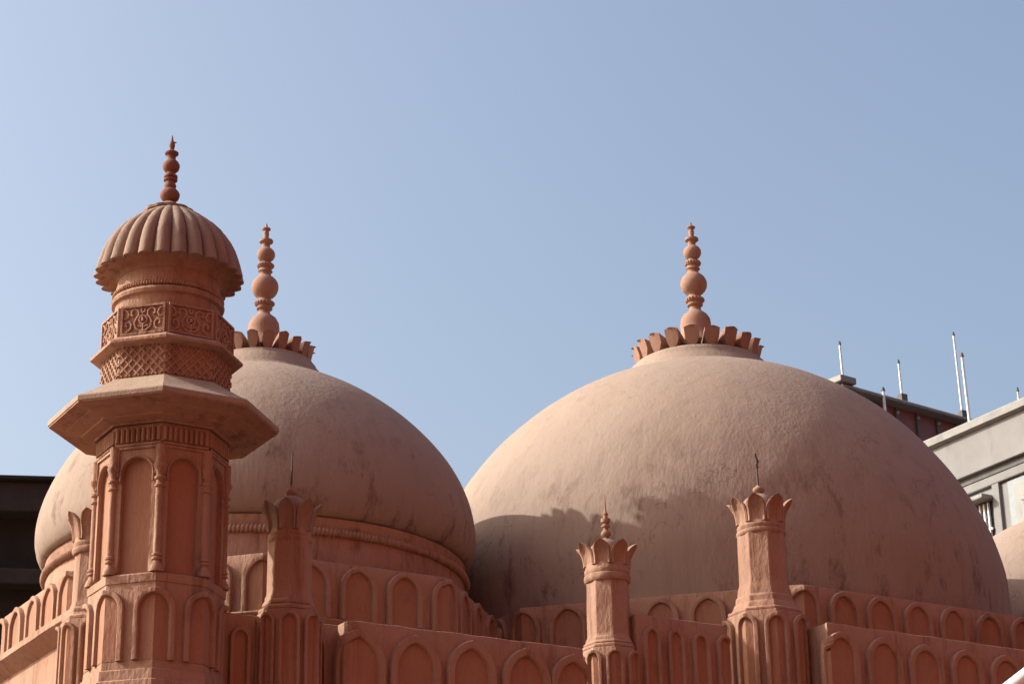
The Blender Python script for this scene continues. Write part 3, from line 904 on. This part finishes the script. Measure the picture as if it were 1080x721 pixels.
fl += ball(11.404, 0.086, 0.080, -58, 56) + [(0.044, 11.48), (0.042, 11.51), (0.05, 11.525), (0.069, 11.54), (0.07, 11.556), (0.06, 11.565), (0.026, 11.572), (0.022, 11.60), (0.03, 11.63), (0.028, 11.665), (0.014, 11.69), (0.01, 11.72), (0.003, 11.755)]
b = MB()
b.revolve(fl, c3, n=28, cap0=True, mod=lambda a, r, z: 1 + (0.03 * math.cos(12 * a) if (r > 0.075) else 0))
b.tube([(c3[0], c3[1], 11.66), (c3[0] + 0.02, c3[1] - 0.012, 11.675), (c3[0] + 0.038, c3[1] - 0.022, 11.67)], 0.012, 8, 0.006)
b.build('finial', M['old_finial'], minaret, origin=(0, 0, 10.99), smooth=45, jit=0.002)

# ------------------------------------------------------------------ white building at the right, beyond the mosque
X = 30.0
wb = thing('white_building', (36, 22, 0), 'grey-white concrete building with a deep parapet, right of the big dome', 'building')
b = MB(); b.box(X, X + 12, 8, 30, 0, 18.2)
w_ = b.build('wall', M['white_wall'], wb, origin=(36, 22, 0), smooth=0, bevel=0.02)
b = MB(); b.box(X - 0.25, X + 12, 7.7, 30.2, 18.64, 19.72)
b.build('parapet', M['white_wall'], wb, origin=(36, 22, 18.6), smooth=0, bevel=0.02)
b = MB()
cl = Line([(X - 0.25, 30.2), (X - 0.25, 7.7), (X + 12, 7.7)])
moulding(b, cl, cl.L, [(-0.2, 19.70), (0.05, 19.70), (0.16, 19.74), (0.16, 19.92), (0.14, 19.95), (-0.3, 19.98), (-0.3, 19.7)])
b.build('coping', M['grey_trim'], wb, origin=(36, 22, 19.7), smooth=20)
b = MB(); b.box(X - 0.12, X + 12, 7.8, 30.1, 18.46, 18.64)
b.build('painted_shade_strip', M['dark_recess'], wb, origin=(36, 22, 18.5), smooth=0)  # dark strip: the parapet overhang's shade put into the colour
b = MB(); b.box(X - 0.10, X + 1, 7.85, 30.05, 18.22, 18.46)
b.build('ledge', M['white_wall'], wb, origin=(30, 22, 18.2), smooth=0, bevel=0.03)
for y0 in (20.25, 17.3, 14.3):
    b = MB(); b.box(X - 0.09, X + 0.4, y0, y0 + 0.25, 0, 18.22)
    b.build('pilaster', M['white_wall'], wb, origin=(X, y0, 0), smooth=0, bevel=0.015)
for yc in (18.72, 15.75):
    b = MB(); b.box(X - 0.02, X + 0.1, yc - 1.2, yc + 1.28, 15.5, 18.18)
    wf = b.build('window', M['window_frame'], wb, origin=(X, yc, 15.5), smooth=0, bevel=0.01)
    b = MB()
    b.box(X - 0.05, X, yc - 1.0, yc + 1.05, 15.7, 18.05)
    b.build('shutter', M['shutter'], wf, origin=(X, yc, 15.7), smooth=0, bevel=0.01)
b = MB()
b.box(X - 0.42, X + 0.1, 20.52, 22.6, 17.86, 17.98)
b.build('sunshade', M['grey_trim'], wb, origin=(X, 21.5, 17.86), smooth=0, bevel=0.03)
b = MB(); b.box(X - 0.015, X + 0.05, 20.62, 22.4, 16.4, 17.84)
gr = b.build('window', M['glass'], wb, origin=(X, 21.5, 16.4), smooth=0)
b = MB()
for k in range(12):
    y = 20.68 + k * 0.15
    b.box(X - 0.09, X - 0.03, y, y + 0.05, 16.4, 17.82)
b.box(X - 0.085, X - 0.035, 20.62, 22.4, 17.1, 17.16)
b.build('grille', M['white_metal'], gr, origin=(X, 21.5, 16.4), smooth=0)

# ------------------------------------------------------------------ maroon-clad building behind
nb = Vector((0.12, -0.9928, 0)); db = Vector((0.9928, 0.12, 0))
def B(a, d, z): return Vector((30.2, 26.49, z)) + db * (a) - nb * d
mb_ = thing('maroon_building', tuple(B(6, 4, 0)), 'maroon-clad building with a grey roof edge behind the white building', 'building')
b = MB()
b.obox(B(0.2, 0.35, 0), db * 14, -nb * 9, (0, 0, 22.89))
b.build('cladding', M['cladding'], mb_, origin=B(6, 4, 0), smooth=0)
a = 0.9
while a < 13:
    b = MB()
    b.obox(B(a - 0.035, 0.29, 15), db * 0.07, -nb * 0.055, (0, 0, 7.86))
    bt = b.build('batten', M['dark_recess'], mb_, origin=B(a, 0.3, 15), smooth=0)
    q = B(a, 0.27, 22.70)
    b = MB()
    b.revolve([(0.001, q.z - 0.06), (0.05, q.z - 0.04), (0.055, q.z + 0.03), (0.001, q.z + 0.06)], (q.x, q.y), n=10)
    b.build('bolt', M['grey_trim'], bt, origin=q, smooth=40)
    a += 0.86
b = MB()
rl = [B(0.1, 0, 0), B(14.4, 0, 0)]
ln = Line([(rl[0].x, rl[0].y), (rl[1].x, rl[1].y)])
moulding(b, ln, ln.L, [(-0.34, 22.87), (0.0, 22.87), (0.05, 22.89), (0.06, 22.95), (0.0, 23.0), (-0.3, 23.06), (-9.0, 23.1), (-9.0, 22.87)])
b.build('roof', M['fascia'], mb_, origin=B(6, 4, 22.7), smooth=30)
# corner of its stair-head slab
b = MB()
b.obox(B(-0.05, -0.15, 23.0), db * 0.62, -nb * 5.0, (0, 0, 0.20))
b.build('roof_slab', M['fascia'], mb_, origin=B(-1, 1, 23.1), smooth=0, bevel=0.03)
b = MB()
b.obox(B(0.1, 0.05, 22.2), db * 0.4, -nb * 4.6, (0, 0, 0.798))
b.build('stair_head', M['white_wall'], mb_, origin=B(-1, 1, 22.2), smooth=0)

# ------------------------------------------------------------------ white rods on the roofs
def rod(loc, h, r, label, block=None, lean=0.0):
    t = thing('lightning_rod', loc, label, 'rod', 'white rods on the roofs')
    b = MB()
    b.tube([loc, (loc[0] - lean * 0.5, loc[1], loc[2] + h * 0.5), (loc[0] - lean, loc[1], loc[2] + h)], r, 10, r * 0.8)
    b.build('pole', M['white_metal'], t, origin=loc, smooth=40)
    b = MB()
    b.tube([(loc[0] - lean, loc[1], loc[2] + h - 0.02), (loc[0] - lean, loc[1], loc[2] + h + 0.09)], r * 1.25, 8, r * 0.7)
    b.build('tip', M['dark_recess'], t, origin=loc, smooth=40)
    if block:
        b = MB()
        x, y, z = loc
        b.box(x - block, x + block, y - block, y + block, z - 0.02, z + block * 2.8)
        b.build('base_block', M['dark_recess'], t, origin=loc, smooth=0, bevel=0.01)
    return t
rod((30.58, 26.75, 23.20), 1.1, 0.038, 'white rod on the roof corner nearest the big dome', lean=0.03)
p = B(3.02, 0.4, 23.06); rod(tuple(p), 1.3, 0.038, 'white rod standing on a dark block midway along the maroon roof', block=0.11, lean=0.03)
p = B(1.74, -0.05, 22.3); rod(tuple(p), 0.8, 0.05, 'short white post fixed in front of the maroon cladding')
p = B(5.48, 0.3, 23.05); rod(tuple(p), 2.7, 0.038, 'tallest white rod, rising at the far end of the maroon roof', block=0.10, lean=0.06)
rod((30.1, 21.25, 19.97), 2.0, 0.045, 'white rod on the white coping, just right of the tallest rod', lean=0.05)
rod((30.3, 19.62, 19.97), 0.55, 0.03, 'small white rod at the right end of the white coping')

# ------------------------------------------------------------------ dark building at the left
dk = thing('dark_building', (0, 26, 0), 'grimy concrete building, painted near-black for its shade, behind the small dome', 'building')
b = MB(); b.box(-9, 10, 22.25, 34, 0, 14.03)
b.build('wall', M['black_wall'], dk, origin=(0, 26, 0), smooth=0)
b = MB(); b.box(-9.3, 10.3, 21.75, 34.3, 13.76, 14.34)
b.build('roof_slab', M['shade_band'], dk, origin=(0, 26, 14.7), smooth=0, bevel=0.03)
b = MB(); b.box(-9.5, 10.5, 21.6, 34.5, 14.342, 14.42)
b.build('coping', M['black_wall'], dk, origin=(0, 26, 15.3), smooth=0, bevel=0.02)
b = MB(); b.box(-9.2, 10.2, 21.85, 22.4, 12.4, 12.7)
b.build('floor_band', M['shade_band'], dk, origin=(0, 22, 12.9), smooth=0, bevel=0.03)

dk.rotation_euler.z = rad(-22)

# ------------------------------------------------------------------ white pipe frame close by, its sloping rail in the corner of the view
pf = thing('pipe_frame', (-1.0, -12.6, 0), 'white painted pipe of a nearby frame, close to the viewer in the lower right corner', 'pipe frame')
b = MB()
A = Vector((-1.83, -12.94, 3.20)); D = Vector((-1.66, -13.07, 3.35))
dd = (D - A).normalized()
E1 = A - dd * 0.12; E2 = A + dd * 2.2
b.tube([E1, A, D, E2], 0.031, 16)
b.build('rail', M['white_metal'], pf, origin=E1, smooth=50)
for e in (E2, A + dd * 0.9):
    b = MB(); b.tube([(e.x, e.y, 0), (e.x, e.y, e.z - 0.03)], 0.03, 14)
    b.build('post', M['white_metal'], pf, origin=(e.x, e.y, 0), smooth=50)

# ------------------------------------------------------------------ added unseen blocks behind the viewer: close off the low sky, bounce warm light
for x0, x1, h, lab in ((-62, -24, 34, 'added brick-red sky blocker behind the viewer, westernmost'), (-23, 14, 40, 'tall added brick-red sky blocker directly behind the viewer'), (15, 60, 36, 'added brick-red sky blocker behind the viewer, easternmost')):
    t = thing('sky_blocker', ((x0 + x1) / 2, -33, 0), lab, 'building', 'added sky blockers')
    b = MB(); b.box(x0, x1, -42, -26, 0, h)
    b.build('wall', M['red_bounce_block'], t, origin=((x0 + x1) / 2, -33, 0), smooth=0)
    b = MB(); b.box(x0 - 0.3, x1 + 0.3, -42.3, -25.7, h, h + 0.5)
    b.build('roof_slab', M['grey_trim'], t, origin=((x0 + x1) / 2, -33, h), smooth=0)
